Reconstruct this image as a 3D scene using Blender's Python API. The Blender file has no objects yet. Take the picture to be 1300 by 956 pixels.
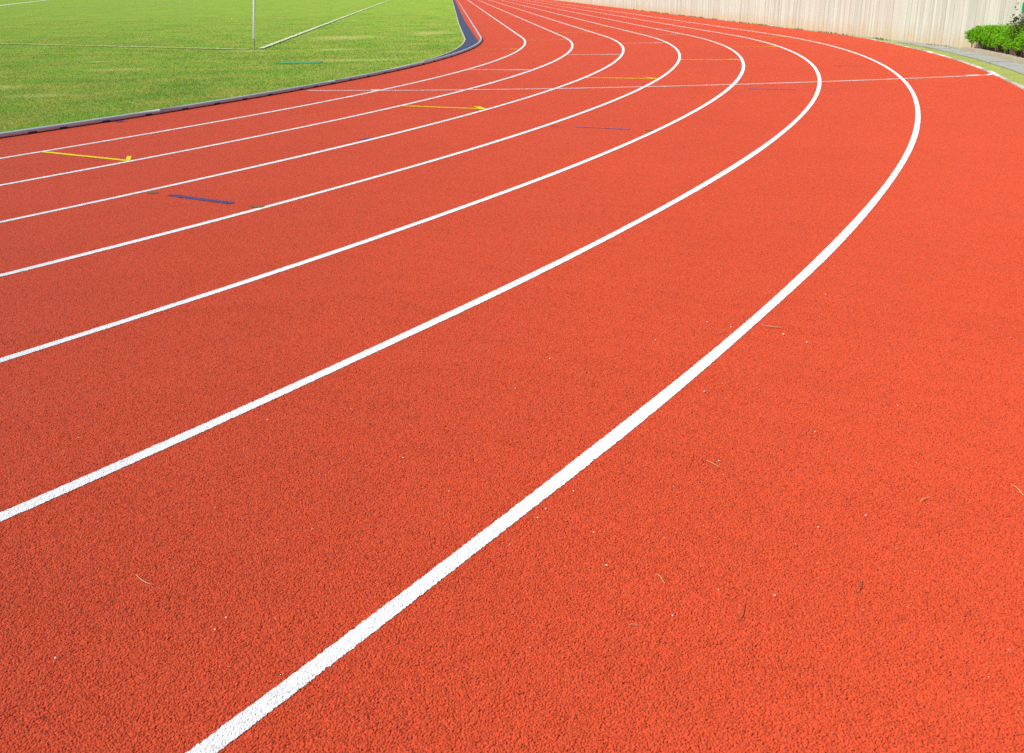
import bpy, math, random
import numpy as np
from mathutils import Vector, Matrix

random.seed(7)
rng = np.random.default_rng(7)
scene = bpy.context.scene
COL = scene.collection

# ---------------------------------------------------------------- place
# metres; camera stands over (0,0) beside lane 8; the bend's centre:
CX, CY = -37.229, 27.698
D = np.array([0.05601842, -0.99842974])      # axis of the straight, pointing into the bend
N = np.array([0.99842974, 0.05601842])       # across, pointing to the home straight
R0 = 36.5                                    # kerb radius
LANE = 1.22


def ST(s, t):
    return (CX + D[0] * s + N[0] * t, CY + D[1] * s + N[1] * t)


def RA(r, a):
    """radius, angle (degrees, 0 = end of straight, + into the bend) or, when a is below 0, metres up the straight (-a)"""
    if a >= 0:
        a = math.radians(a)
        return ST(r * math.sin(a), r * math.cos(a))
    return ST(a, r)


def lerp_table(x, tab):
    xs = [p[0] for p in tab]
    ys = [p[1] for p in tab]
    return float(np.interp(x, xs, ys))


# ---------------------------------------------------------------- object helpers
def tag(o, label=None, cat=None, group=None, kind=None):
    if label: o['label'] = label
    if cat: o['category'] = cat
    if group: o['group'] = group
    if kind: o['kind'] = kind
    return o


def obj(name, verts, faces, m, parent=None, smooth=False):
    me = bpy.data.meshes.new(name)
    me.from_pydata([tuple(map(float, v)) for v in verts], [], faces)
    me.update()
    if m: me.materials.append(m)
    if smooth:
        for p in me.polygons: p.use_smooth = True
    o = bpy.data.objects.new(name, me)
    COL.objects.link(o)
    if parent: o.parent = parent
    return o


def np_mesh(name, V, F, m, parent=None):
    """fast mesh from numpy arrays; F is (n,3) or (n,4)"""
    me = bpy.data.meshes.new(name)
    k = F.shape[1]
    me.vertices.add(len(V)); me.vertices.foreach_set('co', V.astype(np.float32).ravel())
    me.loops.add(F.size); me.loops.foreach_set('vertex_index', F.astype(np.int32).ravel())
    me.polygons.add(len(F))
    me.polygons.foreach_set('loop_start', np.arange(0, F.size, k, dtype=np.int32))
    me.update(calc_edges=True)
    if m: me.materials.append(m)
    o = bpy.data.objects.new(name, me)
    COL.objects.link(o)
    if parent: o.parent = parent
    return o


def empty(name, loc=(0, 0, 0)):
    o = bpy.data.objects.new(name, None)
    o.location = loc
    o.empty_display_size = 0.2
    COL.objects.link(o)
    return o


# ---------------------------------------------------------------- material helpers
class NT:
    def __init__(self, name):
        self.m = bpy.data.materials.new(name)
        self.m.use_nodes = True
        self.t = self.m.node_tree
        self.b = self.t.nodes['Principled BSDF']
        self.out = self.t.nodes['Material Output']
        self._pos = None

    def n(self, typ, **kw):
        x = self.t.nodes.new(typ)
        for k, v in kw.items(): setattr(x, k, v)
        return x

    def link(self, a, b): self.t.links.new(a, b)

    @property
    def pos(self):
        if self._pos is None:
            self._pos = self.n('ShaderNodeNewGeometry').outputs['Position']
        return self._pos

    def noise(self, scale, detail=2, rough=0.5, vec=None, out='Fac'):
        x = self.n('ShaderNodeTexNoise')
        x.inputs['Scale'].default_value = scale
        x.inputs['Detail'].default_value = detail
        x.inputs['Roughness'].default_value = rough
        self.link(vec if vec is not None else self.pos, x.inputs['Vector'])
        return x.outputs[out]

    def vor(self, scale, out='Distance', vec=None, rnd=1.0):
        x = self.n('ShaderNodeTexVoronoi')
        x.inputs['Scale'].default_value = scale
        x.inputs['Randomness'].default_value = rnd
        self.link(vec if vec is not None else self.pos, x.inputs['Vector'])
        return x.outputs[out]

    def scale(self, v, vec=None):
        x = self.n('ShaderNodeVectorMath', operation='MULTIPLY')
        self.link(vec if vec is not None else self.pos, x.inputs[0])
        x.inputs[1].default_value = v
        return x.outputs[0]

    def ramp(self, fac, a, b, lo=0.0, hi=1.0):
        x = self.n('ShaderNodeMapRange')
        x.clamp = True
        self.link(fac, x.inputs[0])
        for i, v in enumerate((a, b, lo, hi)): x.inputs[i + 1].default_value = v
        return x.outputs[0]

    def math(self, op, a, b=None, c=None):
        x = self.n('ShaderNodeMath', operation=op)
        for i, v in enumerate((a, b, c)):
            if v is None: continue
            if isinstance(v, (int, float)): x.inputs[i].default_value = v
            else: self.link(v, x.inputs[i])
        return x.outputs[0]

    def mix(self, fac, a, b, mode='MIX'):
        x = self.n('ShaderNodeMix', data_type='RGBA', blend_type=mode)
        for s, v in ((0, fac), (6, a), (7, b)):
            if isinstance(v, (int, float)): x.inputs[s].default_value = v
            elif isinstance(v, tuple): x.inputs[s].default_value = (*v, 1) if len(v) == 3 else v
            else: self.link(v, x.inputs[s])
        return x.outputs[2]

    def bump(self, h, strength, dist, normal=None):
        x = self.n('ShaderNodeBump')
        x.inputs['Strength'].default_value = strength
        x.inputs['Distance'].default_value = dist
        self.link(h, x.inputs['Height'])
        if normal is not None: self.link(normal, x.inputs['Normal'])
        self.link(x.outputs[0], self.b.inputs['Normal'])
        return x.outputs[0]

    def displace(self, h, mid, scale):
        x = self.n('ShaderNodeDisplacement')
        self.link(h, x.inputs['Height'])
        x.inputs['Midlevel'].default_value = mid
        x.inputs['Scale'].default_value = scale
        self.link(x.outputs[0], self.out.inputs['Displacement'])
        self.m.displacement_method = 'BOTH'

    def color(self, c):
        if isinstance(c, tuple): self.b.inputs['Base Color'].default_value = (*c, 1)
        else: self.link(c, self.b.inputs['Base Color'])

    def set(self, rough=0.7, spec=0.3, metal=0.0):
        self.b.inputs['Diffuse Roughness'].default_value = 0.0 if metal else 1.0
        self.b.inputs['Roughness'].default_value = rough
        self.b.inputs['Specular IOR Level'].default_value = spec
        self.b.inputs['Metallic'].default_value = metal


def granule_height(k):
    """crumb rubber relief: packed granules of about 4 mm plus slow undulation"""
    d1 = k.vor(250)
    g = k.math('SUBTRACT', 1.0, d1)
    n1 = k.noise(180, 3, 0.6)
    n2 = k.noise(30, 2, 0.5)
    h = k.math('MULTIPLY_ADD', n1, 1.3, g)
    return k.math('MULTIPLY_ADD', n2, 0.9, h)


GRAIN = 0.0031


def rubber(name, base, tint=0.18):
    k = NT(name)
    cell = k.vor(250, 'Color')
    sep = k.n('ShaderNodeSeparateColor'); k.link(cell, sep.inputs[0])
    v = sep.outputs[0]
    dark = tuple(c * (1 - tint * 1.6) for c in base)
    light = tuple(min(1, c * (1 + tint)) for c in base)
    c = k.mix(v, dark, light)
    # slow wear and tone patches of the laid surface
    big = k.ramp(k.noise(0.35, 4, 0.6), 0.3, 0.7, 0.0, 1.0)
    c = k.mix(k.math('MULTIPLY', big, 0.30), c, tuple(x * 1.22 for x in base))
    mid = k.ramp(k.noise(3.2, 4, 0.65), 0.5, 0.75, 0.0, 0.16)
    c = k.mix(mid, c, (base[0] * 0.62, base[1] * 0.62, base[2] * 0.7))
    # odd dark and pale granules
    c = k.mix(k.ramp(sep.outputs[1], 0.988, 0.993), c, (base[0] * 0.4, base[1] * 0.5, base[2] * 0.6))
    c = k.mix(k.ramp(sep.outputs[2], 0.9997, 0.9998), c, (0.66, 0.34, 0.26))
    k.color(c)
    k.set(0.72, 0.25)
    k.displace(granule_height(k), 1.95, GRAIN)
    return k.m


def paint(name, col, wear=0.0, under=(0.62, 0.072, 0.017), patch=0.0, relief=0.7):
    """line paint over the granules: follows their relief, misses some of them"""
    k = NT(name)
    cell = k.vor(250, 'Color')
    sep = k.n('ShaderNodeSeparateColor'); k.link(cell, sep.inputs[0])
    c = k.mix(k.math('MULTIPLY', k.noise(60, 3, 0.6), 0.16), col, tuple(x * 0.72 for x in col))
    c = k.mix(k.ramp(k.noise(1.7, 5, 0.7), 0.48, 0.74, 0, 0.34), c, (col[0] * 0.74, col[1] * 0.70, col[2] * 0.67))
    c = k.mix(k.ramp(sep.outputs[0], 0.965, 0.985, 0, 0.65), c, (0.33, 0.26, 0.24))
    if wear > 0:
        w = k.ramp(k.noise(90, 4, 0.7), 0.62 - 0.4 * wear, 0.66 - 0.4 * wear + 0.08)
        c = k.mix(w, c, under)
    if patch > 0:
        w = k.ramp(k.noise(9, 3, 0.6), 0.66, 0.72, 0, patch)
        c = k.mix(w, c, under)
    k.color(c)
    k.set(0.7, 0.2)
    k.displace(granule_height(k), 1.95, GRAIN * relief)
    return k.m


def plain(name, col, rough=0.6, spec=0.3, metal=0.0, var=0.12, sc=25, bump=0.0, bsc=120, bd=0.004):
    k = NT(name)
    c = k.mix(k.noise(sc, 4, 0.6), tuple(x * (1 - var) for x in col), tuple(min(1, x * (1 + var)) for x in col))
    k.color(c)
    k.set(rough, spec, metal)
    if bump: k.bump(k.noise(bsc, 4, 0.6), bump, bd)
    return k.m


SOIL_SPOTS = [(-2.60, 23.95, 0.42, 0.42), (-4.3, 25.1, 0.55, 0.5), (-5.1, 31.5, 1.4, 1.6), (-2.5, 34.0, 0.9, 1.8),
              (-8.85, 21.8, 0.5, 0.35), (-7.6, 19.45, 0.8, 0.35), (-3.2, 21.2, 1.3, 0.5), (-6.45, 25.15, 0.5, 0.4),
              (-8.5, 16.0, 0.9, 0.5), (-6.9, 14.6, 0.7, 0.35)]


def grass_colour(k, island=False):
    p = k.pos
    a = k.ramp(k.noise(0.32, 4, 0.6), 0.38, 0.60)
    b = k.ramp(k.noise(0.9, 6, 0.7), 0.40, 0.62)
    green, fresh, yellow, straw = GRASS
    c = k.mix(a, green, fresh)
    c = k.mix(k.math('MULTIPLY', b, 0.9), c, yellow)
    # mowing and wear streaks lying across the view
    st = k.noise(1.0, 5, 0.65, k.scale((0.10, 0.9, 1)))
    c = k.mix(k.ramp(st, 0.56, 0.76, 0, 0.28), c, tuple(0.5 * (x + y) for x, y in zip(yellow, straw)))
    # the field's edge by the kerb is drier
    # bare and dry spots
    acc = None
    for (x, y, rx, ry) in SOIL_SPOTS:
        v = k.n('ShaderNodeVectorMath', operation='SUBTRACT'); k.link(p, v.inputs[0]); v.inputs[1].default_value = (x, y, 0)
        v2 = k.n('ShaderNodeVectorMath', operation='MULTIPLY'); k.link(v.outputs[0], v2.inputs[0]); v2.inputs[1].default_value = (1 / rx, 1 / ry, 0)
        l = k.n('ShaderNodeVectorMath', operation='LENGTH'); k.link(v2.outputs[0], l.inputs[0])
        acc = l.outputs['Value'] if acc is None else k.math('MINIMUM', acc, l.outputs['Value'])
    acc = k.math('MULTIPLY_ADD', k.noise(5, 4, 0.7), 1.3, acc)
    c = k.mix(k.ramp(acc, 0.9, 1.8, 0.42, 0.0), c, straw)
    if island:
        r = k.n('ShaderNodeNewGeometry').outputs['Random Per Island']
        c = k.mix(k.ramp(r, 0.0, 1.0, 0.0, 0.42), c, green)
        c = k.mix(k.ramp(r, 0.60, 0.70, 0, 0.7), c, straw)
        c = k.mix(k.ramp(r, 0.93, 0.94, 0, 0.9), c, fresh)
    else:
        f = k.noise(38, 4, 0.75)
        c = k.mix(k.ramp(f, 0.35, 0.62, 0.6, 0.0), c, (green[0] * 0.8, green[1] * 0.85, green[2] * 0.8))
        f2 = k.noise(55, 3, 0.7)
        c = k.mix(k.ramp(f2, 0.55, 0.75, 0.0, 0.55), c, straw)
    return c


GRASS = ((0.150, 0.320, 0.022), (0.225, 0.450, 0.030), (0.430, 0.445, 0.065), (0.740, 0.580, 0.240))

M = {}
RED = (0.575, 0.068, 0.0200)
M['track'] = rubber('red_rubber', RED)
M['blue_rubber'] = rubber('slate_blue_rubber', (0.055, 0.072, 0.125), 0.12)
M['white'] = paint('white_line_paint', (0.82, 0.82, 0.81))
M['white_worn'] = paint('worn_white_paint', (0.82, 0.70, 0.66), wear=0.1, relief=0.5)
M['white_old'] = paint('old_white_paint', (0.80, 0.50, 0.42), wear=0.15, relief=0.5)
M['yellow'] = paint('yellow_paint', (0.84, 0.66, 0.010), wear=0.03, relief=0.5)
M['yellow_worn'] = paint('worn_yellow_paint', (0.86, 0.50, 0.02), wear=0.08, relief=0.5)
M['blue'] = paint('blue_paint', (0.03, 0.06, 0.18), wear=0.2, relief=0.5)
M['blue_worn'] = paint('worn_blue_paint', (0.24, 0.10, 0.19), wear=0.3, relief=0.5)
M['green'] = paint('green_paint', (0.09, 0.13, 0.06), wear=0.3, relief=0.5)
M['alu'] = plain('brushed_aluminium', (0.44, 0.455, 0.475), 0.48, 0.5, 0.15, 0.10, 14)
M['opening_shade'] = plain('black_opening_shade', (0.03, 0.03, 0.032), 0.8)  # flat black for the shade inside the rail's openings
M['edge'] = plain('pale_edging', (0.50, 0.45, 0.33), 0.9, 0.2, 0, 0.3, 8)
M['soil'] = plain('dry_soil', (0.23, 0.15, 0.095), 0.95, 0.1, 0, 0.35, 9, 0.8, 60, 0.02)
M['bed_kerb'] = plain('sandy_concrete', (0.36, 0.31, 0.22), 0.9, 0.2, 0, 0.3, 6, 0.4, 70)
M['pole'] = plain('white_plastic', (0.90, 0.90, 0.90), 0.4, 0.5, 0, 0.03)
M['spike'] = plain('weathered_wood_spike', (0.56, 0.42, 0.28), 0.7, 0.2, 0, 0.2, 30)
M['flag'] = plain('flag_cloth', (0.75, 0.08, 0.05), 0.8)
M['chip'] = plain('white_chip', (0.85, 0.82, 0.78), 0.6, 0.3, 0, 0.1)
M['needle'] = plain('dry_needle', (0.55, 0.36, 0.15), 0.6, 0.3, 0, 0.25, 40)
M['needle_dark'] = plain('dark_needle', (0.20, 0.10, 0.05), 0.6, 0.3, 0, 0.25, 40)
M['mat'] = plain('green_mat', (0.075, 0.30, 0.10), 0.9, 0.2, 0, 0.25, 10, 0.5, 90)
M['panel'] = plain('green_panel_paint', (0.015, 0.50, 0.17), 0.45, 0.4)
M['bark'] = plain('twig_bark', (0.23, 0.14, 0.09), 0.9, 0.1, 0, 0.35, 40)
M['litter'] = plain('pale_stone', (0.68, 0.66, 0.60), 0.9, 0.2, 0, 0.15)

# turf sheet
k = NT('turf')
k.color(grass_colour(k))
k.set(0.9, 0.1)
k.bump(k.noise(34, 5, 0.75), 0.7, 0.03)
M['turf'] = k.m


def leafy(name, colfn, trans=0.35):
    k = NT(name)
    c = colfn(k)
    k.color(c)
    k.set(0.55, 0.3)
    tr = k.n('ShaderNodeBsdfTranslucent')
    k.link(c, tr.inputs['Color'])
    mx = k.n('ShaderNodeMixShader'); mx.inputs[0].default_value = trans
    k.link(k.b.outputs[0], mx.inputs[1]); k.link(tr.outputs[0], mx.inputs[2])
    k.link(mx.outputs[0], k.out.inputs['Surface'])
    return k.m


M['blade'] = leafy('grass_blade', lambda k: grass_colour(k, True), 0.3)


def leafcol(a, b, c2):
    def fn(k):
        r = k.n('ShaderNodeNewGeometry').outputs['Random Per Island']
        c = k.mix(r, a, b)
        c = k.mix(k.ramp(k.noise(4.0, 3, 0.6), 0.4, 0.65), c, k.mix(r, b, c2))
        return c
    return fn


M['hedge_leaf'] = leafy('hedge_leaf', leafcol((0.10, 0.36, 0.006), (0.26, 0.60, 0.010), (0.44, 0.74, 0.014)), 0.5)
M['dark_leaf'] = leafy('olive_leaf', leafcol((0.05, 0.085, 0.02), (0.10, 0.14, 0.035), (0.18, 0.17, 0.06)), 0.3)
M['weed'] = leafy('weed_leaf', leafcol((0.14, 0.22, 0.05), (0.25, 0.30, 0.08), (0.36, 0.33, 0.12)), 0.3)

# kerb-side strip grass (short and yellowish)
k = NT('strip_turf')
c = k.mix(k.ramp(k.noise(3.5, 4, 0.65), 0.35, 0.65), (0.30, 0.36, 0.075), (0.48, 0.46, 0.14))
c = k.mix(k.ramp(k.noise(45, 3, 0.7), 0.4, 0.65, 0.5, 0), c, (0.15, 0.20, 0.05))
k.color(c); k.set(0.95, 0.1); k.bump(k.noise(60, 4, 0.7), 0.8, 0.02)
M['strip_turf'] = k.m

# concrete path
k = NT('path_concrete')
c = k.mix(k.noise(1.6, 5, 0.6), (0.22, 0.225, 0.195), (0.38, 0.38, 0.34))
c = k.mix(k.ramp(k.noise(6, 4, 0.7), 0.55, 0.7, 0, 0.6), c, (0.13, 0.14, 0.11))
k.color(c); k.set(0.9, 0.2); k.bump(k.noise(80, 4, 0.6), 0.3, 0.005)
M['path'] = k.m

# board-marked concrete wall
k = NT('board_marked_concrete')
att = k.n('ShaderNodeAttribute'); att.attribute_name = 'tint'
r = att.outputs['Fac']
c = k.mix(r, (0.46, 0.455, 0.37), (0.61, 0.625, 0.535))
v = k.noise(7, 5, 0.6, k.scale((1, 1, 0.06)))
c = k.mix(k.ramp(v, 0.42, 0.7, 0, 0.7), c, (0.66, 0.63, 0.52))
c = k.mix(k.ramp(k.noise(0.55, 4, 0.6), 0.48, 0.66, 0, 0.45), c, (0.56, 0.52, 0.44))
sepz = k.n('ShaderNodeSeparateXYZ'); k.link(k.pos, sepz.inputs[0])
z = sepz.outputs[2]
low = k.ramp(k.math('MULTIPLY_ADD', k.noise(2.2, 5, 0.7, k.scale((1, 1, 0.35))), -0.95, z), -0.42, -0.05, 1, 0)
c = k.mix(k.math('MULTIPLY', low, 0.55), c, (0.56, 0.40, 0.20))
rust = k.math('MULTIPLY', k.ramp(k.noise(3.3, 4, 0.7, k.scale((1, 1, 0.12))), 0.60, 0.72), k.ramp(z, 0.0, 0.9, 0.75, 0.05))
c = k.mix(rust, c, (0.47, 0.30, 0.12))
grime = k.ramp(k.math('MULTIPLY_ADD', k.noise(5, 4, 0.7), 0.12, z), 0.05, 0.10, 0.6, 0)
c = k.mix(grime, c, (0.25, 0.27, 0.17))
k.color(c); k.set(0.92, 0.15)
k.bump(k.noise(16, 3, 0.6, k.scale((1, 1, 0.15))), 0.25, 0.01)
M['wall'] = k.m

# field chalk line
k = NT('field_chalk')
w = k.ramp(k.noise(6, 5, 0.75), 0.38, 0.66)
c = k.mix(w, (0.76, 0.80, 0.62), (0.42, 0.52, 0.18))
k.color(c); k.set(0.9, 0.1); k.bump(k.noise(60, 4, 0.7), 0.7, 0.02)
M['chalk'] = k.m
k = NT('faint_chalk')
w = k.ramp(k.noise(4, 5, 0.75), 0.42, 0.58)
c = k.mix(w, (0.66, 0.72, 0.46), (0.36, 0.50, 0.12))
k.color(c); k.set(0.9, 0.1); k.bump(k.noise(60, 4, 0.7), 0.7, 0.02)
M['chalk_faint'] = k.m

# ---------------------------------------------------------------- ground sheets
G = -0.015                                   # turf level under the blades
gs = 900
gx = list(np.concatenate([np.linspace(-gs, -120, 8), np.linspace(-100, 100, 21), np.linspace(120, gs, 8)]))
verts = [(x, y, G) for y in gx for x in gx]
nx = len(gx)
faces = [(j * nx + i, j * nx + i + 1, (j + 1) * nx + i + 1, (j + 1) * nx + i) for j in range(nx - 1) for i in range(nx - 1)]
tag(obj('ground', verts, faces, M['turf']), 'mown green grass field with yellowish worn patches inside the track', None, None, 'structure')

# outer edge of the red surface, metres from the bend centre, by metres (s) along the axis
def outer_edge(s):
    return lerp_table(s, [(-6, 46.74), (2.5, 46.73), (4.2, 46.67), (7, 46.55), (10.5, 46.51), (15, 46.455), (60, 46.45)])


def stations(a0=105.0, up=230.0, fine=0.25):
    out = []
    a = a0
    while a > 0.001:
        out.append(a)
        a -= fine if a < 60 else 2.0
    out.append(0.0)
    y = 0.0
    while y < up:
        y += 0.5 if y < 40 else 6.0
        out.append(-y)
    return out


def ring(name, r_in, r_out, z, m, st, parent=None):
    """flat band between two radii (numbers or functions of the station)"""
    fi = r_in if callable(r_in) else (lambda a: r_in)
    fo = r_out if callable(r_out) else (lambda a: r_out)
    V = []; F = []
    for i, a in enumerate(st):
        V.append((*RA(fi(a), a), z)); V.append((*RA(fo(a), a), z))
        if i: F.append((2 * i - 2, 2 * i - 1, 2 * i + 1, 2 * i))
    o = obj(name, V, F, m, parent)
    if o.data.polygons[0].normal.z < 0: o.data.flip_normals()
    return o


def s_of(a, r=46.5):
    return r * math.sin(math.radians(a)) if a >= 0 else a


ST_ALL = stations()
track = ring('running_track', lambda a: 36.12 if a < 0 else 36.30, lambda a: outer_edge(s_of(a)), 0.0, M['track'], ST_ALL)
tag(track, 'red rubber running track with white lane lines sweeping round the bend', None, None, 'structure')

# ---------------------------------------------------------------- painted lines (parts of the track)
CAMXY = np.array([0.0, 0.0])


def line_band(name, r_c, width, z, m, parent, a_hi=75.0, up=225.0, jag=0.0011):
    st = []
    a = a_hi
    while a > 0:
        st.append(a)
        p = np.array(RA(r_c, a))
        d = max(1.2, np.linalg.norm(p - CAMXY))
        step = max(0.006, 0.0016 * d) if d < 14 else 0.10
        if a > 44: step = 0.25
        a -= math.degrees(step / r_c)
    st.append(0.0)
    y = 0
    while y < up:
        y += 0.4 if y < 40 else 4
        st.append(-y)
    V = []; F = []
    j1 = j2 = 0
    for i, a in enumerate(st):
        e1 = rng.normal(0, jag) + 0.0025 * math.sin(i * 0.013 + r_c) 
        e2 = rng.normal(0, jag) + 0.0025 * math.sin(i * 0.017 + 2 * r_c)
        if rng.random() < 0.015: e1 += rng.normal(0, 0.002)
        if rng.random() < 0.015: e2 += rng.normal(0, 0.002)
        V.append((*RA(r_c - width / 2 - e1, a), z)); V.append((*RA(r_c + width / 2 + e2, a), z))
        if i: F.append((2 * i - 2, 2 * i - 1, 2 * i + 1, 2 * i))
    o = obj(name, V, F, m, parent)
    if o.data.polygons[0].normal.z < 0: o.data.flip_normals()
    return o


for kx in range(1, 8):
    line_band('lane_line', R0 + LANE * kx - 0.025, 0.05, 0.0015, M['white'], track)


def quad_strip(name, pts, width, z, m, parent=None, jag=0.0, taper=None):
    """flat strip along a polyline in plan"""
    P = np.array(pts, float)
    V = []; F = []
    for i in range(len(P)):
        a = P[max(0, i - 1)]; b = P[min(len(P) - 1, i + 1)]
        t = (b - a) / np.linalg.norm(b - a)
        nn = np.array([-t[1], t[0]])
        w = width if taper is None else width * taper[i]
        V.append((*(P[i] + nn * (w / 2 + rng.normal(0, jag))), z)); V.append((*(P[i] - nn * (w / 2 + rng.normal(0, jag))), z))
        if i: F.append((2 * i - 2, 2 * i - 1, 2 * i + 1, 2 * i))
    o = obj(name, V, F, m, parent)
    if o.data.polygons[0].normal.z < 0: o.data.flip_normals()
    return o


def sample_line(p, q, n=40):
    p = np.array(p); q = np.array(q)
    return [tuple(p + (q - p) * i / n) for i in range(n + 1)]


# the one line across all lanes
CROSS = [(-2.96, 14.72), (-1.88, 14.44), (-0.41, 14.50), (2.48, 14.64), (4.04, 14.83), (5.69, 15.18), (7.64, 15.74)]
cx_ = np.array(CROSS)
tt = np.concatenate([[0], np.cumsum(np.linalg.norm(np.diff(cx_, axis=0), axis=1))]); tt /= tt[-1]
co = [np.polyfit(tt, cx_[:, i], 3) for i in (0, 1)]
pts = [(np.polyval(co[0], u), np.polyval(co[1], u)) for u in np.linspace(0, 1, 160)]
tag(quad_strip('cross_line', pts, 0.052, 0.0034, M['white_worn'], track, 0.002), 'thin white line across all eight lanes')
# short thick dash where it meets the first lane line and at its outer end
quad_strip('line_dash', sample_line((-2.02, 14.62), (-1.86, 14.60), 6), 0.09, 0.0042, M['white_worn'], track, 0.003)
quad_strip('line_dash', sample_line((7.18, 15.66), (7.42, 15.74), 6), 0.08, 0.0042, M['white_worn'], track, 0.003)
quad_strip('line_dash', sample_line((7.56, 15.70), (7.70, 15.92), 6), 0.06, 0.0042, M['white_worn'], track, 0.003)


def lane_mark(name, lane, a, m, hook=0.14, hook_w=0.13, label=None, width=0.05, z=0.0030, hook_len=None, skew=0.16):
    """radial bar over one lane with a block at its outer end that points up the track; a as in RA"""
    ri = R0 + LANE * (lane - 1) + (0.0 if lane > 1 else 0.06)
    ro = R0 + LANE * lane - 0.055
    def P(r, fwd):
        if a >= 0:
            return np.array(RA(r, a - math.degrees(fwd / r))) if a - math.degrees(fwd / r) >= 0 else np.array(ST(-(fwd - math.radians(a) * r), r))
        return np.array(RA(r, a - fwd))
    V = []; F = []
    n = 24
    for i in range(n + 1):
        r = ri + (ro - ri) * i / n
        e = rng.normal(0, 0.002, 2)
        V.append((*P(r, width / 2 + e[0]), z)); V.append((*P(r, -width / 2 + e[1]), z))
        if i: F.append((2 * i - 2, 2 * i, 2 * i + 1, 2 * i - 1))
    b = len(V)
    V += [(*P(ro - hook_w, width / 2 - 0.002), z), (*P(ro, width / 2 - 0.002), z), (*P(ro - skew, width / 2 + hook), z), (*P(ro - hook_w - skew, width / 2 + hook), z)]
    F.append((b, b + 1, b + 2, b + 3))
    o = obj(name, V, F, m, track)
    for p in o.data.polygons:
        if p.normal.z < 0: p.flip()
    if label: o['label'] = label
    return o


YL = 'yellow exchange mark with a hook at its outer end'
for lane, a, m, hk in ((2, 32.66, 'yellow', 0.15), (3, 26.12, 'yellow', 0.17), (4, 19.86, 'yellow', 0.16), (5, 14.07, 'yellow', 0.16),
                       (6, 8.46, 'yellow_worn', 0.15), (7, 2.6, 'yellow_worn', 0.15), (8, -2.45, 'yellow_worn', 0.15),
                       (1, 8.77, 'yellow_worn', 0.15), (2, 2.6, 'yellow_worn', 0.15), (3, -2.63, 'yellow_worn', 0.2), (4, -7.05, 'yellow_worn', 0.3)):
    lane_mark('exchange_mark', lane, a, M[m], hk, 0.06 if lane == 2 and a > 10 else 0.09, YL if m == 'yellow' else 'faded yellow exchange mark')
for lane, a in ((2, 17.86), (3, 11.8), (4, 5.7), (5, -0.26), (6, -4.6), (7, -8.9)):
    lane_mark('stagger_mark', lane, a, M['white_worn'] if a > 3 else M['white_old'], 0.05, 0.27, 'short white line across one lane', 0.055)


def spot(name, r1, r2, a, m, label, w=0.05, z=0.0030):
    pts = [RA(r1 + (r2 - r1) * i / 14, a) for i in range(15)]
    o = quad_strip(name, pts, w, z, m, track, 0.004)
    o['label'] = label
    return o


spot('hurdle_mark', R0 + 3.93, R0 + 4.56, 33.97, M['blue'], 'dark blue painted dash', 0.06)
spot('hurdle_mark', R0 + 3.70, R0 + 3.79, 33.97, M['green'], 'small dark green painted dash')
spot('hurdle_mark', R0 + 4.74, R0 + 4.845, 33.97, M['green'], 'small dark green painted dash')
spot('hurdle_mark', R0 + 5.18, R0 + 5.79, 27.73, M['blue_worn'], 'faded blue painted dash')
spot('hurdle_mark', R0 + 4.91, R0 + 5.0, 27.74, M['green'], 'small dark green painted dash')
spot('hurdle_mark', R0 + 5.96, R0 + 6.05, 27.74, M['green'], 'small dark green painted dash')
spot('hurdle_mark', R0 + 6.34, R0 + 6.98, 21.7, M['blue_worn'], 'faded blue painted dash', 0.07)
spot('hurdle_mark', R0 + 7.64, R0 + 8.2, 16.03, M['blue_worn'], 'faded blue painted dash', 0.05)
spot('hurdle_mark', R0 + 0.06, R0 + 0.16, 29.75, M['blue'], 'small blue dash by the rail', 0.12)
# blue wedge against the third line
tri = [RA(R0 + 3.50, 29.98), RA(R0 + 3.60, 29.98), RA(R0 + 3.60, 29.70)]
o = obj('hurdle_mark', [(*p, 0.0016) for p in tri], [(0, 1, 2)], M['blue'], track)
if o.data.polygons[0].normal.z < 0: o.data.flip_normals()
o['label'] = 'small blue painted triangle'

# ---------------------------------------------------------------- blue-grey strip and pale edging inside the rail
def strip_w(a):
    """width of the strip inside the kerb line"""
    return lerp_table(a, [(-230, 0.62), (-12, 0.54), (0, 0.475), (4.2, 0.45), (11, 0.31), (14.5, 0.255), (17.7, 0.23), (20.6, 0.19), (24, 0.08), (28, 0.05), (106, 0.05)])


def strip_out(a):
    return lerp_table(a, [(-230, 0.34), (-17, 0.26), (-2, 0.17), (1.5, 0.13), (3.6, 0.06), (6, 0.02), (106, 0.02)])


tag(ring('drain_strip', lambda a: R0 - strip_w(a), lambda a: R0 - strip_out(a), 0.004, M['blue_rubber'], ST_ALL),
    'slate blue strip between grass and kerb rail', None, None, 'structure')
# edging: a narrow pale kerb between turf and strip (top and both sides)
V = []; F = []
st = [a for a in ST_ALL if a <= 26]
for i, a in enumerate(st):
    rr = R0 - strip_w(a)
    w = 0.028 + 0.006 * math.sin(i * 1.7)
    for (dr, z) in ((-w, G - 0.02), (-w, 0.010), (0.0, 0.010), (0.0, -0.01)):
        V.append((*RA(rr + dr, a), z))
    if i:
        b = 4 * i
        for q in range(3): F.append((b - 4 + q, b + q, b + q + 1, b - 3 + q))
tag(obj('edging_strip', V, F, M['edge']), 'thin pale edging between the grass and the slate blue strip', None, None, 'structure')

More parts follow.
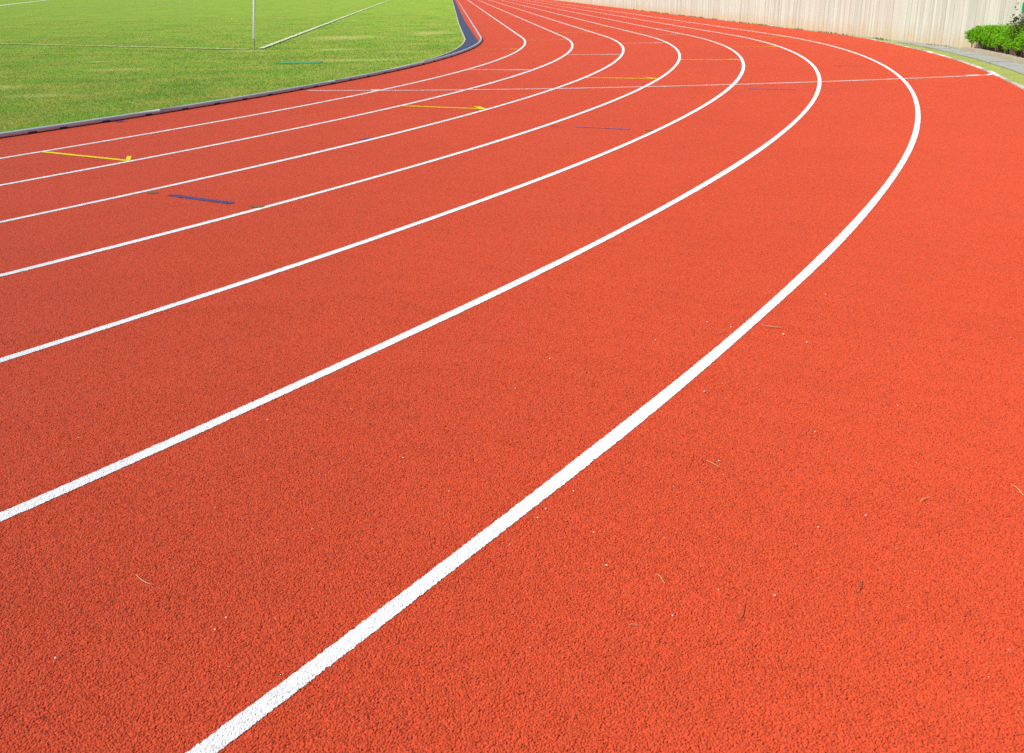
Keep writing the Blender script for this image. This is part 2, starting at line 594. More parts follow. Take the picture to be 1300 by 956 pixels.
# ---------------------------------------------------------------- kerb rail
rail = empty('kerb_rail', (*RA(R0, 15), 0))
tag(rail, 'low silver metal kerb rail curving along the inside of the red track', 'kerb rail')
inv = Matrix.Translation(rail.location).inverted()
prof = [(-0.027, 0.010), (-0.027, 0.042), (-0.022, 0.050), (-0.012, 0.0535), (0.004, 0.0535), (0.016, 0.050), (0.025, 0.041), (0.0275, 0.030), (0.0275, 0.011), (0.024, 0.008), (-0.024, 0.008)]


def rail_piece(a_list, r_off=0.0, top=0.0):
    V = []; F = []
    m_ = len(prof)
    for i, a in enumerate(a_list):
        for (dr, z) in prof:
            V.append((*RA(R0 - 0.012 + dr + r_off, a), z + top))
        if i:
            for q in range(m_):
                F.append(((i - 1) * m_ + q, (i - 1) * m_ + (q + 1) % m_, i * m_ + (q + 1) % m_, i * m_ + q))
    F.append(tuple(range(m_)))
    F.append(tuple(range((len(a_list) - 1) * m_, len(a_list) * m_))[::-1])
    return V, F


# lengths of about 4 m, butted with a 4 mm gap
def advance(a, d):
    """move d metres up the track along the kerb from station a"""
    if a > 0:
        na = a - math.degrees(d / R0)
        if na >= 0: return na
        return -(d - math.radians(a) * R0)
    return a - d


a = 60.0
nsec = 0
sections = []
while True:
    if a < -225: break
    seg = 4.0
    b = advance(a, seg)
    n = 10
    lst = [advance(a, 0.002 + (seg - 0.004) * i / n) for i in range(n + 1)]
    V, F = rail_piece(lst, rng.normal(0, 0.0012), rng.normal(0, 0.0006))
    V = [tuple(inv @ Vector(v)) for v in V]
    o = obj('rail_section', V, F, M['alu'], rail)
    for p in o.data.polygons:
        p.use_smooth = len(p.vertices) == 4
    sections.append((a, b, o))
    a = b
    nsec += 1

OPENINGS = [31.45, 30.84, 29.93, 28.92, 27.95, 27.0, 26.1, 25.19, 23.94, 23.29, 22.48, 21.52, 20.5, 19.39, 18.4, 17.3, 16.2, 15.0, 13.9, 12.8, 11.6, 10.5, 9.3, 8.2, 7.0, 5.8, 4.6, 3.4, 2.2, 1.0,
        32.5, 33.6, 34.7, 35.8, 37.0]
OPENINGS += [-(0.4 + 0.8 * i) for i in range(14)]
def foot(a):  # black block standing in for a dark opening low in the rail's side
    V = []; F = []
    L = 0.05
    for i, da in enumerate((-L, L)):
        for (dr, z) in ((-0.03, 0.001), (0.0275, 0.001), (0.0275, 0.022), (-0.03, 0.022)):
            V.append((*RA(R0 - 0.006 + dr, advance(a, da)), z))
    F = [(0, 1, 5, 4), (1, 2, 6, 5), (2, 3, 7, 6), (3, 0, 4, 7), (3, 2, 1, 0), (4, 5, 6, 7)]
    return [tuple(inv @ Vector(v)) for v in V], F


for a in OPENINGS:
    V, F = foot(a)
    host = [x[2] for x in sections if x[0] >= a > x[1]][0]
    obj('dark_opening_block', V, F, M['opening_shade'], host)

# ---------------------------------------------------------------- grass blades (stuff)
NB = 520000
d0, d1 = 7.5, 60.0
u = rng.random(NB)
dist = 1 / (1 / d0 - u * (1 / d0 - 1 / d1))              # thins out with distance
ang = np.radians(rng.uniform(-44, 4, NB))
px = dist * np.sin(ang); py = dist * np.cos(ang)
ls = (px - CX) * D[0] + (py - CY) * D[1]
lt = (px - CX) * N[0] + (py - CY) * N[1]
rr = np.where(ls >= 0, np.hypot(ls, lt), np.abs(lt))
aa = np.where(ls >= 0, np.degrees(np.arctan2(ls, lt)), ls)
wlim = np.interp(aa, [-230, -12, 0, 4.2, 11, 14.5, 17.7, 20.6, 24, 28, 106], [0.62, 0.54, 0.475, 0.45, 0.31, 0.255, 0.23, 0.19, 0.08, 0.05, 0.05])
MAT_C = np.array([-4.27, 20.62]); 
inmat = (np.abs(px - MAT_C[0]) < 0.41) & (np.abs(py - MAT_C[1]) < 0.2)
spotv = np.full(NB, 9.0)
for (x, y, rx, ry) in SOIL_SPOTS:
    spotv = np.minimum(spotv, np.hypot((px - x) / rx, (py - y) / ry))
keep = (rr < R0 - wlim - np.where(aa > 25, 0.0, 0.025)) & (~inmat) & ((spotv > 0.75) | (rng.random(NB) < 0.45))
px, py, dist = px[keep], py[keep], dist[keep]
nb = len(px)
h = rng.uniform(0.010, 0.028, nb) * (1 + 0.35 * (rng.random(nb) < 0.06))
w = rng.uniform(0.004, 0.008, nb) * np.clip(dist / 11, 1, 2.6)
yaw = rng.uniform(0, 2 * np.pi, nb)
lean = rng.uniform(0.1, 1.3, nb) * h
la = rng.uniform(0, 2 * np.pi, nb)
V = np.zeros((nb, 3, 3))
V[:, 0, 0] = px - np.cos(yaw) * w / 2; V[:, 0, 1] = py - np.sin(yaw) * w / 2; V[:, 0, 2] = G - 0.002
V[:, 1, 0] = px + np.cos(yaw) * w / 2; V[:, 1, 1] = py + np.sin(yaw) * w / 2; V[:, 1, 2] = G - 0.002
V[:, 2, 0] = px + np.cos(la) * lean; V[:, 2, 1] = py + np.sin(la) * lean; V[:, 2, 2] = G + h
F = np.arange(nb * 3).reshape(-1, 3)
o = np_mesh('grass', V.reshape(-1, 3), F, M['blade'])
tag(o, 'short green and yellowish grass blades of the field', 'grass', None, 'stuff')

# field markings: worn chalk lines on the turf
def chalk(name, p, q, width, m, label, n=120, jag=0.015):
    o = quad_strip(name, sample_line(p, q, n), width, G + 0.024, m, None, jag)
    tag(o, label, None, None, 'structure')


tag(quad_strip('field_line', sample_line((-6.30, 25.75), (-8.02, 46.2), 160) + sample_line((-8.02, 46.2), (-15.1, 131.4), 80)[1:], 0.14, G + 0.024, M['chalk'], None, 0.015),
    'white chalk line running away from the white pole', None, None, 'structure')
tag(quad_strip('field_line', sample_line((-6.55, 25.42), (-15.2, 30.15), 160) + sample_line((-15.2, 30.15), (-34.0, 40.4), 160)[1:], 0.13, G + 0.024, M['chalk_faint'], None, 0.015),
    'faint white chalk line running left from the white pole', None, None, 'structure')
chalk('field_line', (-60.0, 119.6), (-96.4, 215.5), 0.9, M['chalk'], 'distant white chalk line at far left of the field', 60)
chalk('field_line', (-53.0, 102.0), (-36.0, 118.4), 0.8, M['chalk_faint'], 'distant faint chalk line at far left of the field', 60)

# ---------------------------------------------------------------- white corner pole
PB = Vector((-6.375, 25.32, 0.0)); PT = Vector((-6.2423, 25.32, 1.17258))
ax = (PT - PB).normalized()


def lathe(name, rings, base, axis, m, parent, seg=20):
    """rings = (distance along axis, radius)"""
    a1 = axis.cross(Vector((0, 1, 0))).normalized(); a2 = axis.cross(a1).normalized()
    V = []; F = []
    for i, (l, r) in enumerate(rings):
        for q in range(seg):
            t = 2 * math.pi * q / seg
            V.append(base + axis * l + a1 * (r * math.cos(t)) + a2 * (r * math.sin(t)))
        if i:
            for q in range(seg):
                F.append(((i - 1) * seg + q, (i - 1) * seg + (q + 1) % seg, i * seg + (q + 1) % seg, i * seg + q))
    F.append(tuple(range(seg))[::-1]); F.append(tuple(range((len(rings) - 1) * seg, len(rings) * seg)))
    o = obj(name, V, F, m, parent)
    for p in o.data.polygons: p.use_smooth = len(p.vertices) == 4
    return o


pole = empty('corner_pole', PB)
tag(pole, 'slim white pole with a bare tan spike standing upright in the grass', 'pole')
zero = Vector((0, 0, 0))
lathe('shaft', [(0.255, 0.028), (0.262, 0.035), (1.55, 0.035), (1.56, 0.033), (1.565, 0.015)], zero, ax, M['pole'], pole)
lathe('spike', [(-0.12, 0.008), (0.0, 0.019), (0.20, 0.0215), (0.258, 0.024)], zero, ax, M['spike'], pole)

# green mat in the grass
def slab(name, c, sx, sy, z0, z1, yaw, m, parent=None, bev=0.006):
    cs, sn = math.cos(yaw), math.sin(yaw)
    V = []
    def P(x, y): return (c[0] + x * cs - y * sn, c[1] + x * sn + y * cs)
    for (g, z) in ((0, z0), (0, z1 - bev), (bev, z1)):
        for (ux, uy) in ((-1, -1), (1, -1), (1, 1), (-1, 1)):
            V.append((*P(ux * (sx / 2 - g), uy * (sy / 2 - g)), z))
    F = [(3, 2, 1, 0)]
    for l in range(2):
        for q in range(4):
            F.append((l * 4 + q, l * 4 + (q + 1) % 4, l * 4 + 4 + (q + 1) % 4, l * 4 + 4 + q))
    F.append((8, 9, 10, 11))
    return obj(name, V, F, m, parent)


mat = slab('drain_cover', (-4.27, 20.62), 0.86, 0.45, G, G + 0.016, 0.05, M['mat'])
tag(mat, 'flat bright green rectangular cover lying in the grass near the kerb', 'cover')

# ---------------------------------------------------------------- outer edging kerb, grass strip, path, bed
st_out = [a for a in ST_ALL if -4 <= a <= 60]


def kerb_out(a): return outer_edge(s_of(a))


# flush concrete edging made of short blocks, slightly uneven
V = []; F = []
a = 60.0
while a > 3.6:
    b = a - math.degrees(0.495 / 46.5)
    z = 0.012 + rng.normal(0, 0.004); off = rng.normal(0, 0.006)
    wv = 0.05 + rng.normal(0, 0.006)
    base = len(V)
    for a_ in (a, b + 0.006):
        r_ = kerb_out(a_) + off
        for (dr, zz) in ((0, -0.03), (0, z), (wv, z), (wv, -0.03)): V.append((*RA(r_ + dr, a_), zz))
    F += [(base, base + 4, base + 5, base + 1), (base + 1, base + 5, base + 6, base + 2), (base + 2, base + 6, base + 7, base + 3),
          (base, base + 1, base + 2, base + 3), (base + 7, base + 6, base + 5, base + 4)]
    a = b
k = NT('edging_concrete')
c = k.mix(k.n('ShaderNodeNewGeometry').outputs['Random Per Island'], (0.20, 0.20, 0.16), (0.66, 0.65, 0.60))
c = k.mix(k.ramp(k.noise(9, 4, 0.7), 0.5, 0.65, 0, 0.6), c, (0.33, 0.35, 0.20))
k.color(c); k.set(0.9, 0.2)
M['edging'] = k.m
tag(obj('edging_kerb', V, F, M['edging']), 'pale concrete edging blocks along the outer edge of the red track', None, None, 'structure')

WT = 46.76                                   # wall face, metres across from the bend axis
def wall_r(a):
    """radius at which the station ray meets the wall face"""
    return WT / math.cos(math.radians(a)) if a >= 0 else WT


ring('grass_verge', lambda a: kerb_out(a) + 0.052, lambda a: min(46.90, wall_r(a) - 0.002), -0.002, M['strip_turf'], [a for a in st_out if a >= 5.6])
tag(bpy.data.objects['grass_verge'], 'narrow yellowish grass verge beside the outer edge of the track', None, None, 'structure')
ring('path', lambda a: 46.90, lambda a: min(47.34, wall_r(a) - 0.001), 0.004, M['path'], [a for a in st_out if a >= 6.3])
tag(bpy.data.objects['path'], 'grey concrete path along the wall and hedge', None, None, 'structure')
# path slab joints are grooves drawn as narrow dark gaps in the slab line: raised slabs
V = []; F = []
a = 40.0
while a > 7.4:
    b = a - math.degrees(0.98 / 47.1)
    base = len(V)
    zt = 0.014 + rng.normal(0, 0.003)
    for a_ in (a - 0.012, b + 0.012):
        ro = min(47.33, wall_r(a_) - 0.004)
        for (r_, zz) in ((46.93, 0.0), (46.93, zt), (ro, zt), (ro, 0.0)): V.append((*RA(r_, a_), zz))
    F += [(base, base + 4, base + 5, base + 1), (base + 1, base + 5, base + 6, base + 2), (base + 2, base + 6, base + 7, base + 3),
          (base, base + 1, base + 2, base + 3), (base + 7, base + 6, base + 5, base + 4)]
    a = b
tag(obj('path_slabs', V, F, M['path']), 'grey concrete slabs laid along the path', None, None, 'structure')

# ---------------------------------------------------------------- ribbed wall
WALL_END = 10.45
V = []; F = []; tint = []
H = 2.35
s = WALL_END
prev = None
rows = []
while s > -225:
    if s > -45: bw = float(rng.choice([0.05, 0.07, 0.09, 0.13, 0.16, 0.2]))
    elif s > -90: bw = 0.6
    else: bw = 3.0
    dep = float(rng.choice([0.0, 0.002, 0.004, 0.006, 0.009]))
    g = 0.0
    rows.append((s, s - bw + g, dep, float(rng.beta(0.9, 0.8))))
    s -= bw
for (sa, sb, dep, tn) in rows:
    b = len(V)
    fa = WT - dep
    bk = WT + 0.045
    for (ss, t) in ((sa, WT + 0.004), (sa - 0.008, fa), (sb + 0.008, fa), (sb, WT + 0.004)):
        V.append((*ST(ss, t), -0.05)); V.append((*ST(ss, t), H - 0.0))
    for q in range(3): F.append((b + 2 * q, b + 2 * q + 2, b + 2 * q + 3, b + 2 * q + 1)); tint.append(tn)
    F.append((b + 1, b + 3, b + 5, b + 7)); tint.append(tn)
wall = empty('concrete_wall', (*ST(WALL_END, WT + 0.2), 0))
tag(wall, 'long cream wall of vertical concrete boards with brown stains along its foot', 'wall')
winv = Matrix.Translation(wall.location).inverted()
wf = obj('board_face', [tuple(winv @ Vector(v)) for v in V], F, M['wall'], wall)
at = wf.data.attributes.new('tint', 'FLOAT', 'FACE')
at.data.foreach_set('value', np.array(tint, dtype=np.float32))
# body behind the boards
Vb = []
for (ss, t) in ((WALL_END, WT + 0.006), (-225, WT + 0.006), (-225, WT + 0.3), (WALL_END, WT + 0.3)):
    for z in (-0.05, H - 0.003): Vb.append(tuple(winv @ Vector((*ST(ss, t), z))))
core = obj('wall_body', Vb, [(0, 1, 3, 2), (2, 3, 5, 4), (4, 5, 7, 6), (6, 7, 1, 0), (1, 7, 5, 3)], M['wall'], wall)
at = core.data.attributes.new('tint', 'FLOAT', 'FACE')
at.data.foreach_set('value', np.full(5, 0.35, dtype=np.float32))
# coping slab on top
Vc = []
for (ss, t) in ((WALL_END + 0.03, WT - 0.05), (-225, WT - 0.05), (-225, WT + 0.36), (WALL_END + 0.03, WT + 0.36)):
    for z in (H + 0.003, H + 0.1): Vc.append(tuple(winv @ Vector((*ST(ss, t), z))))
cop = obj('coping', Vc, [(0, 2, 3, 1), (2, 4, 5, 3), (4, 6, 7, 5), (6, 0, 1, 7), (1, 3, 5, 7), (0, 6, 4, 2)], M['bed_kerb'], wall)

# small weeds in the joint at the wall's foot
def weeds():
    Vs = []; 
    nt = 260
    for i in range(nt):
        s_ = rng.uniform(-32, 9.2)
        if math.sin(s_ * 1.9) + math.sin(s_ * 0.73 + 1) < -0.2: continue
        t_ = WT - rng.uniform(0.005, 0.05)
        cx0, cy0 = ST(s_, t_)
        for j in range(rng.integers(4, 11)):
            hh = rng.uniform(0.015, 0.06); an = rng.uniform(0, 6.28); ww = rng.uniform(0.006, 0.016)
            ox, oy = rng.normal(0, 0.03, 2)
            lx, ly = rng.normal(0, 0.03, 2)
            lx = -abs(lx)
            Vs.append(((cx0 + ox * 0.3 - math.cos(an) * ww, cy0 + oy - math.sin(an) * ww, -0.002), (cx0 + ox * 0.3 + math.cos(an) * ww, cy0 + oy + math.sin(an) * ww, -0.002), (cx0 + ox * 0.3 + lx, cy0 + oy + ly, hh)))
    A = np.array(Vs).reshape(-1, 3)
    return np_mesh('weeds', A, np.arange(len(A)).reshape(-1, 3), M['weed'])


tag(weeds(), 'low weeds growing along the foot of the cream wall', 'weeds', None, 'stuff')

# ---------------------------------------------------------------- planted bed, hedge
def bed_front(a): return lerp_table(a, [(10.9, 47.30), (14, 47.36), (60, 47.36)])


V = []; F = []
sts = [x for x in np.arange(40, 10.8, -0.25)]
for i, a in enumerate(sts):
    ri = bed_front(a); ro = min(wall_r(a) - 0.005, 49.2) if s_of(a, 47) < WALL_END else 49.2
    ro = max(ro, ri + 0.12)
    for (r_, z) in ((ri, -0.02), (ri + 0.006, 0.085), (ri + 0.10, 0.09), (ri + 0.101, 0.06)): V.append((*RA(r_, a), z))
    if i:
        b = 4 * i
        for q in range(3): F.append((b - 4 + q, b + q, b + q + 1, b - 3 + q))
F.append((0, 1, 2, 3)); L_ = 4 * (len(sts) - 1); F.append((L_ + 3, L_ + 2, L_ + 1, L_))
tag(obj('bed_kerb', V, F, M['bed_kerb']), 'low sandy kerb holding the planted bed under the hedge', None, None, 'structure')
V = []; F = []
for i, a in enumerate(sts):
    ri = bed_front(a) + 0.1; ro = 50.5 if a > 12.9 else min(wall_r(a) - 0.003, 50.5)
    for j in range(5):
        V.append((*RA(ri + (max(ro, ri + .02) - ri) * j / 4, a), 0.07 + rng.normal(0, 0.008)))
    if i:
        for j in range(4): F.append((5 * (i - 1) + j, 5 * i + j, 5 * i + j + 1, 5 * (i - 1) + j + 1))
so = obj('bed_soil', V, F, M['soil'])
for p in so.data.polygons:
    if p.normal.z < 0: p.flip()
tag(so, 'brown soil of the planted bed behind the low kerb', None, None, 'structure')


def leaves(name, P, Nrm, size, m, parent=None, fold=0.25, ratio=0.55):
    """leaf quads folded along the midrib at points P, facing roughly Nrm"""
    n = len(P)
    nr = Nrm + rng.normal(0, 0.55, (n, 3))
    nr /= np.linalg.norm(nr, axis=1)[:, None]
    t = rng.normal(0, 1, (n, 3)); t -= nr * (t * nr).sum(1)[:, None]; t /= np.linalg.norm(t, axis=1)[:, None]
    b = np.cross(nr, t)
    L = size * rng.uniform(0.65, 1.25, n)[:, None]
    W = L * ratio
    V = np.zeros((n, 4, 3))
    V[:, 0] = P - t * L * 0.5
    V[:, 1] = P + b * W * 0.5 + nr * L * fold * 0.4
    V[:, 2] = P + t * L * 0.5
    V[:, 3] = P - b * W * 0.5 + nr * L * fold * 0.4
    i = np.arange(n) * 4
    F = np.concatenate([np.stack([i, i + 1, i + 2], 1), np.stack([i, i + 2, i + 3], 1)])
    return np_mesh(name, V.reshape(-1, 3), F, m, parent)


def twigs(name, segs, m, parent, r0=0.006):
    V = []; F = []
    for (p, q, ra, rb) in segs:
        p = np.array(p); q = np.array(q)
        ax_ = q - p; ax_ = ax_ / np.linalg.norm(ax_)
        e1 = np.cross(ax_, [0.3, 0.9, 0.1]); e1 /= np.linalg.norm(e1); e2 = np.cross(ax_, e1)
        b = len(V)
        for (c_, r_) in ((p, ra), (q, rb)):
            for z in range(5):
                t = 2 * math.pi * z / 5
                V.append(c_ + e1 * r_ * math.cos(t) + e2 * r_ * math.sin(t))
        for z in range(5): F.append((b + z, b + (z + 1) % 5, b + 5 + (z + 1) % 5, b + 5 + z))
    return obj(name, V, F, m, parent)


hb = RA(47.6, 14)
hedge = empty('hedge', (*hb, 0.07))
tag(hedge, 'low bright green clipped hedge with bare brown stems in the bed by the wall', 'hedge')
hl = np.array([hb[0], hb[1], 0.07])
A0, A1 = 11.05, 34.0


def hedge_top(a):
    return lerp_table(a, [(11.0, 0.42), (11.4, 0.50), (12.2, 0.555), (13, 0.585), (14, 0.60), (15, 0.615), (18, 0.62), (34, 0.64)])


PP = []; NN = []
nclump = 0
a = A0
clumps = []
while a < A1:
    wd = lerp_table(a, [(11, 0.18), (12, 0.42), (13, 0.60), (24, 0.75)])
    ri = bed_front(a) + 0.02
    top = hedge_top(a)
    for j in range(7):
        fr = rng.random(); r_ = ri + 0.07 + fr * max(0.05, wd - 0.14)
        z_ = rng.uniform(0.27, top - 0.07)
        clumps.append((a + rng.normal(0, 0.05), r_, z_, rng.uniform(0.065, 0.115)))
    # front and top shells so that the clipped faces read
    for j in range(5):
        clumps.append((a + rng.normal(0, 0.06), ri + rng.uniform(0.0, 0.07), rng.uniform(0.22, top - 0.05), rng.uniform(0.055, 0.09)))
    for j in range(3):
        clumps.append((a + rng.normal(0, 0.06), ri + rng.random() * wd, top - rng.uniform(0.02, 0.06), rng.uniform(0.05, 0.085)))
    a += 0.14
for (a, r_, z_, rad) in clumps:
    n = int(16 + rad * 260)
    v = rng.normal(0, 1, (n, 3)); v /= np.linalg.norm(v, axis=1)[:, None]
    c_ = np.array([*RA(r_, a), z_])
    rr_ = rad * rng.uniform(0.55, 1.05, n)[:, None]
    p = c_ + v * rr_ * np.array([1, 1, 0.8])
    ok = p[:, 2] > 0.17
    PP.append(p[ok]); NN.append((v + np.array([-0.25, -0.1, 0.55]))[ok])
# stray shoots on top
for i in range(60):
    a = rng.uniform(A0 + 0.6, A1)
    p0 = np.array([*RA(bed_front(a) + rng.uniform(0.1, 0.5), a), hedge_top(a)])
    m_ = rng.integers(3, 7)
    q = p0 + np.linspace(-0.02, rng.uniform(0.02, 0.06), m_)[:, None] * np.array([rng.normal(0, .3), rng.normal(0, .3), 1]) + rng.normal(0, 0.012, (m_, 3))
    PP.append(q); NN.append(np.tile([-0.3, -0.2, 0.7], (m_, 1)))
PP = np.concatenate(PP) - hl; NN = np.concatenate(NN)
leaves('foliage', PP, NN, 0.043, M['hedge_leaf'], hedge)
segs = []
a = A0 + 0.15
while a < A1:
    for j in range(3):
        r_ = bed_front(a) + rng.uniform(0.08, 0.45)
        p = np.array([*RA(r_, a + rng.normal(0, 0.05)), 0.055]) - hl
        for q_ in range(rng.integers(2, 4)):
            q = p + np.array([rng.normal(0, 0.05), rng.normal(0, 0.06), rng.uniform(0.16, 0.3)])
            segs.append((p, q, rng.uniform(0.006, 0.011), 0.004))
    a += 0.2
tag(twigs('stem', segs, M['bark'], hedge), None, None, None, 'stuff')

# taller dark shrubs at the end of the wall
def shrub(name, x, y, z0, height, spread, n_br, lf, label, leafsize, per, seed):
    r_ = np.random.default_rng(seed)
    root = empty(name, (x, y, z0))
    tag(root, label, 'shrub')
    segs = []; P_ = []; Nn = []
    for i in range(n_br):
        an = r_.uniform(0, 6.283); hh = height * r_.uniform(0.55, 1.0); sp = spread * r_.uniform(0.2, 1.0)
        p = np.array([r_.normal(0, 0.02), r_.normal(0, 0.02), -0.02]); q = np.array([math.cos(an) * sp * 0.45, math.sin(an) * sp * 0.45, hh * 0.62]); e = np.array([math.cos(an) * sp, math.sin(an) * sp, hh])
        segs.append((p, q, 0.011, 0.007)); segs.append((q, e, 0.007, 0.003))
        for (u0, u1) in ((q, e),):
            for j in range(per):
                f_ = r_.uniform(0.15, 1.08)
                c_ = u0 + (u1 - u0) * f_ + r_.normal(0, leafsize * 0.9, 3)
                P_.append(c_); Nn.append(np.array([-0.3, -0.2, 0.8]) + r_.normal(0, 0.4, 3))
    leaves('foliage', np.array(P_), np.array(Nn), leafsize, lf, root, ratio=0.5)
    for i in range(0, len(segs), 2):
        twigs('stem', segs[i:i + 2], M['bark'], root)
    return root


shrub('shrub', 9.33, 18.45, 0.07, 0.76, 0.19, 15, M['dark_leaf'], 'small olive leaved shrub rising from the hedge in front of the wall end', 0.072, 17, 3)
shrub('shrub', 9.42, 17.95, 0.07, 1.75, 0.42, 26, M['hedge_leaf'], 'tall leafy shrub behind the hedge past the end of the wall', 0.07, 34, 5)

# green panel on a post behind the hedge
sign = empty('signboard', (9.05, 17.45, 0.07))
tag(sign, 'bright green rounded board on a post behind the hedge by the wall end', 'sign')
V = []
wS, hS, rc = 0.50, 0.20, 0.06
outl = []
for (cx0, cz0, t0) in ((wS / 2 - rc, hS / 2 - rc, 0), (-wS / 2 + rc, hS / 2 - rc, 90), (-wS / 2 + rc, -hS / 2 + rc, 180), (wS / 2 - rc, -hS / 2 + rc, 270)):
    for q in range(7):
        t = math.radians(t0 + q * 15); outl.append((cx0 + rc * math.cos(t), cz0 + rc * math.sin(t)))
no = len(outl)
for yy in (-0.012, 0.012):
    for (x_, z_) in outl: V.append((x_, yy, z_ + 0.90))
F = [tuple(range(no)), tuple(range(no, 2 * no))[::-1]] + [(i, i + no, (i + 1) % no + no, (i + 1) % no) for i in range(no)]
obj('panel', V, F, M['panel'], sign)
twigs('post', [((0.02, 0.033, 0), (0.02, 0.033, 0.97), 0.02, 0.02)], M['alu'], sign)

# ---------------------------------------------------------------- debris on the track
def chip(x, y, r, seed, m):
    q = np.random.default_rng(seed)
    V = []; F = []
    rings = [(-0.4, 0.75), (0.15, 1.0), (0.62, 0.72)]
    for (zz, rr_) in rings:
        for i in range(6):
            t = 2 * math.pi * i / 6 + q.uniform(-.2, .2); f_ = rr_ * q.uniform(0.75, 1.2)
            V.append((r * f_ * math.cos(t), r * f_ * math.sin(t), r * zz * q.uniform(0.85, 1.1) + r * 0.4))
    V.append((0, 0, r * 1.15))
    for l in range(2):
        for i in range(6): F.append((l * 6 + i, l * 6 + (i + 1) % 6, l * 6 + 6 + (i + 1) % 6, l * 6 + 6 + i))
    for i in range(6): F.append((12 + i, 12 + (i + 1) % 6, 18))
    F.append((5, 4, 3, 2, 1, 0))
    o = obj('chip', V, F, m)
    o.location = (x, y, 0.004)
    tag(o, 'tiny white chip lying loose on the red track surface', 'chip', 'white chips scattered on the red track')
    return o


CHIPS = [(-0.687, 1.93, 2.6), (-0.70, 1.885, 2.6), (0.09, 2.42, 2.6), (0.065, 2.37, 2.6), (0.175, 2.52, 2.2),
         (0.215, 2.29, 2.2), (0.235, 2.13, 2.6), (0.64, 2.70, 2.6), (0.83, 2.30, 2.4), (0.98, 2.36, 2.6),
         (0.63, 1.99, 2.6), (0.37, 1.915, 2.4), (1.15, 3.85, 4), (1.22, 3.75, 4), (0.95, 3.95, 4), (0.86, 4.02, 3.5), (-1.03, 1.79, 3), (-0.86, 2.45, 2.2),
         (0.60, 3.8, 3), (0.15, 3.6, 3), (0.01, 3.3, 3), (-0.85, 3.05, 3), (-1.25, 2.75, 3), (1.5, 4.4, 3), (1.35, 3.1, 3), (1.0, 2.9, 2.6), (0.7, 3.25, 2.8), (-0.35, 2.75, 2.4)]
for i, (x, y, r) in enumerate(CHIPS):
    chip(x, y, r / 1000 * 0.85, 100 + i, M['chip'])


def needle(pts, r, m, label, z=0.006):
    P_ = [np.array([*p, z + 0.002 * math.sin(i)]) for i, p in enumerate(pts)]
    segs = []
    n = len(P_)
    for i in range(n - 1):
        f0 = 1 - 0.6 * abs(2 * i / (n - 1) - 1); f1 = 1 - 0.6 * abs(2 * (i + 1) / (n - 1) - 1)
        segs.append((P_[i], P_[i + 1], r * f0, r * f1))
    o = twigs('dry_needle', segs, m, None)
    tag(o, label, 'dry needle')
    return o


def arc_pts(p, q, bulge, n=7):
    p = np.array(p); q = np.array(q); t = q - p; nn = np.array([-t[1], t[0]])
    return [tuple(p + t * u + nn * bulge * 4 * u * (1 - u)) for u in np.linspace(0, 1, n)]


needle(arc_pts((-0.968, 2.115), (-0.905, 2.07), -0.09), 0.0015, M['needle'], 'curved tan needle on the red lane in the lower left corner')
needle(arc_pts((1.085, 3.965), (1.175, 3.94), -0.1), 0.0022, M['needle'], 'thin pale needle lying just right of the outermost white lane line')
needle(arc_pts((0.60, 2.70), (0.634, 2.655), 0.05), 0.0014, M['needle'], 'short tan needle lying alone in the middle of lane eight')
needle(arc_pts((1.16, 2.43), (1.20, 2.46), 0.05), 0.0014, M['needle'], 'tan needle on the red lane towards the right, beyond the dark one')
needle(arc_pts((0.262, 1.878), (0.285, 1.882), 0.1), 0.0012, M['needle'], 'tiny pale sliver nearest the camera right of the white line')
needle(arc_pts((0.83, 2.0), (0.86, 2.045), -0.05), 0.0013, M['needle_dark'], 'dark brown needle on the red lane at lower right')
needle(arc_pts((0.355, 2.085), (0.372, 2.045), 0.08), 0.0012, M['needle'], 'bent tan needle on the red lane near the lower middle')
needle(arc_pts((1.465, 2.52), (1.47, 2.455), 0.06), 0.0014, M['needle'], 'tan needle lying at the right edge of the picture')
needle(arc_pts((0.515, 1.89), (0.55, 1.965), -0.06), 0.0013, M['needle_dark'], 'long thin dark needle near the bottom edge right of centre')

STONES = [((-10.4, 46.62), 0.05), ((-8.9, 46.64), 0.035), ((-7.6, 46.66), 0.05), ((-4.6, 46.64), 0.06), ((-3.3, 46.66), 0.045), ((-13.6, 46.66), 0.06)]
slab_lab = ['pale stone at the foot of the wall below a rusty streak', 'small pale stone at the foot of the wall, second from the rusty streak', 'pale stone at the wall foot midway along the stained stretch',
            'flat pale stone at the wall foot near the outer lane line', 'pale stone at the wall foot nearest the hedge', 'pale stone at the wall foot farthest up the straight']
for i, ((s_, t_), r) in enumerate(STONES):
    x, y = ST(s_, t_)
    o = chip(x, y, r, 500 + i, M['litter'])
    o.name = 'stone'; o.data.name = 'stone'
    o.scale = (0.7, 1.4, 0.55)
    o['label'] = slab_lab[i]; o['category'] = 'stone'
    o['group'] = 'pale stones along the foot of the wall'

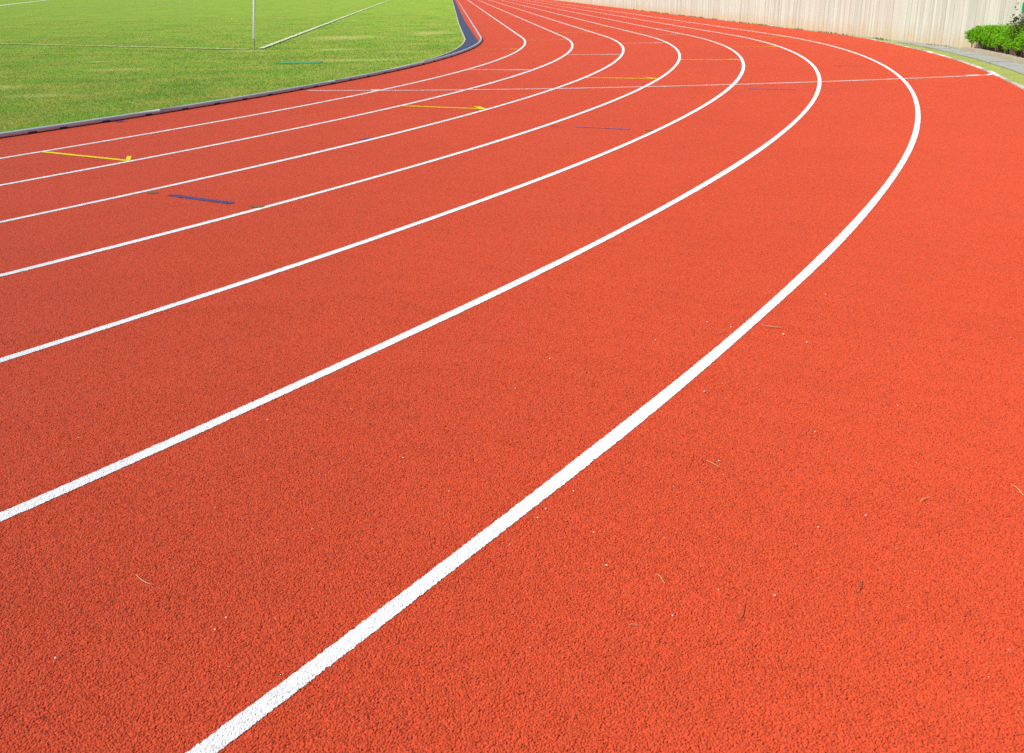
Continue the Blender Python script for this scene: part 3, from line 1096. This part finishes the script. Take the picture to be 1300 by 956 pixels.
# ---------------------------------------------------------------- light
EL = math.radians(50)
to_sun = Vector((-0.92, -0.40, 0)).normalized() * math.cos(EL) + Vector((0, 0, math.sin(EL)))
sd = bpy.data.lights.new('sun', 'SUN')
sd.energy = 4.2; sd.angle = math.radians(0.53); sd.color = (1.0, 0.955, 0.89)
so_ = bpy.data.objects.new('sun', sd); COL.objects.link(so_)
so_.location = (-20, 10, 30)
so_.rotation_euler = (-to_sun).to_track_quat('-Z', 'Y').to_euler()
w = bpy.data.worlds.new('World'); scene.world = w; w.use_nodes = True
nt = w.node_tree
sky = nt.nodes.new('ShaderNodeTexSky'); sky.sky_type = 'NISHITA'; sky.sun_disc = False
sky.sun_elevation = EL
sky.sun_rotation = math.atan2(to_sun.x, to_sun.y)
sky.air_density = 1.0; sky.dust_density = 1.2; sky.ozone_density = 1.0
nt.links.new(sky.outputs[0], nt.nodes['Background'].inputs[0])
nt.nodes['Background'].inputs[1].default_value = 0.11

# ---------------------------------------------------------------- camera
f_px, pitch, roll, hcam = 1227.24, 0.351673, -0.0132648, 1.40075
cam = bpy.data.cameras.new('camera')
cam.sensor_fit = 'HORIZONTAL'; cam.sensor_width = 36.0
cam.lens = f_px / 1300 * 36.0
cam.shift_y = -(478 - 433.5) / 1300
cam.clip_start = 0.05; cam.clip_end = 3000
cam.dof.use_dof = True; cam.dof.focus_distance = 4.5; cam.dof.aperture_fstop = 11
co_ = bpy.data.objects.new('camera', cam); COL.objects.link(co_)
Xl = Vector((1, 0, 0)); Ul = Vector((0, math.sin(pitch), math.cos(pitch))); Fw = Vector((0, math.cos(pitch), -math.sin(pitch)))
c_, s_ = math.cos(roll), math.sin(roll)
right = c_ * Xl + s_ * Ul; up = -s_ * Xl + c_ * Ul
mw = Matrix(((right.x, up.x, -Fw.x, 0), (right.y, up.y, -Fw.y, 0), (right.z, up.z, -Fw.z, hcam), (0, 0, 0, 1)))
co_.matrix_world = mw
scene.camera = co_

scene.view_settings.view_transform = 'Standard'
scene.view_settings.look = 'None'
scene.view_settings.exposure = 0.21
scene.view_settings.gamma = 1.0
scene.view_settings.use_curve_mapping = False
scene.render.engine = 'CYCLES'
scene.cycles.feature_set = 'EXPERIMENTAL'
scene.cycles.dicing_rate = 1.0
scene.cycles.offscreen_dicing_scale = 6.0
scene.cycles.max_subdivisions = 12
for o in [track] + list(track.children):
    md = o.modifiers.new('dice', 'SUBSURF')
    md.subdivision_type = 'SIMPLE'
    md.levels = 0; md.render_levels = 1
    if hasattr(md, 'use_adaptive_subdivision'):
        md.use_adaptive_subdivision = True
    else:
        o.cycles.use_adaptive_subdivision = True
scene.cycles.max_bounces = 6
scene.cycles.use_denoising = False
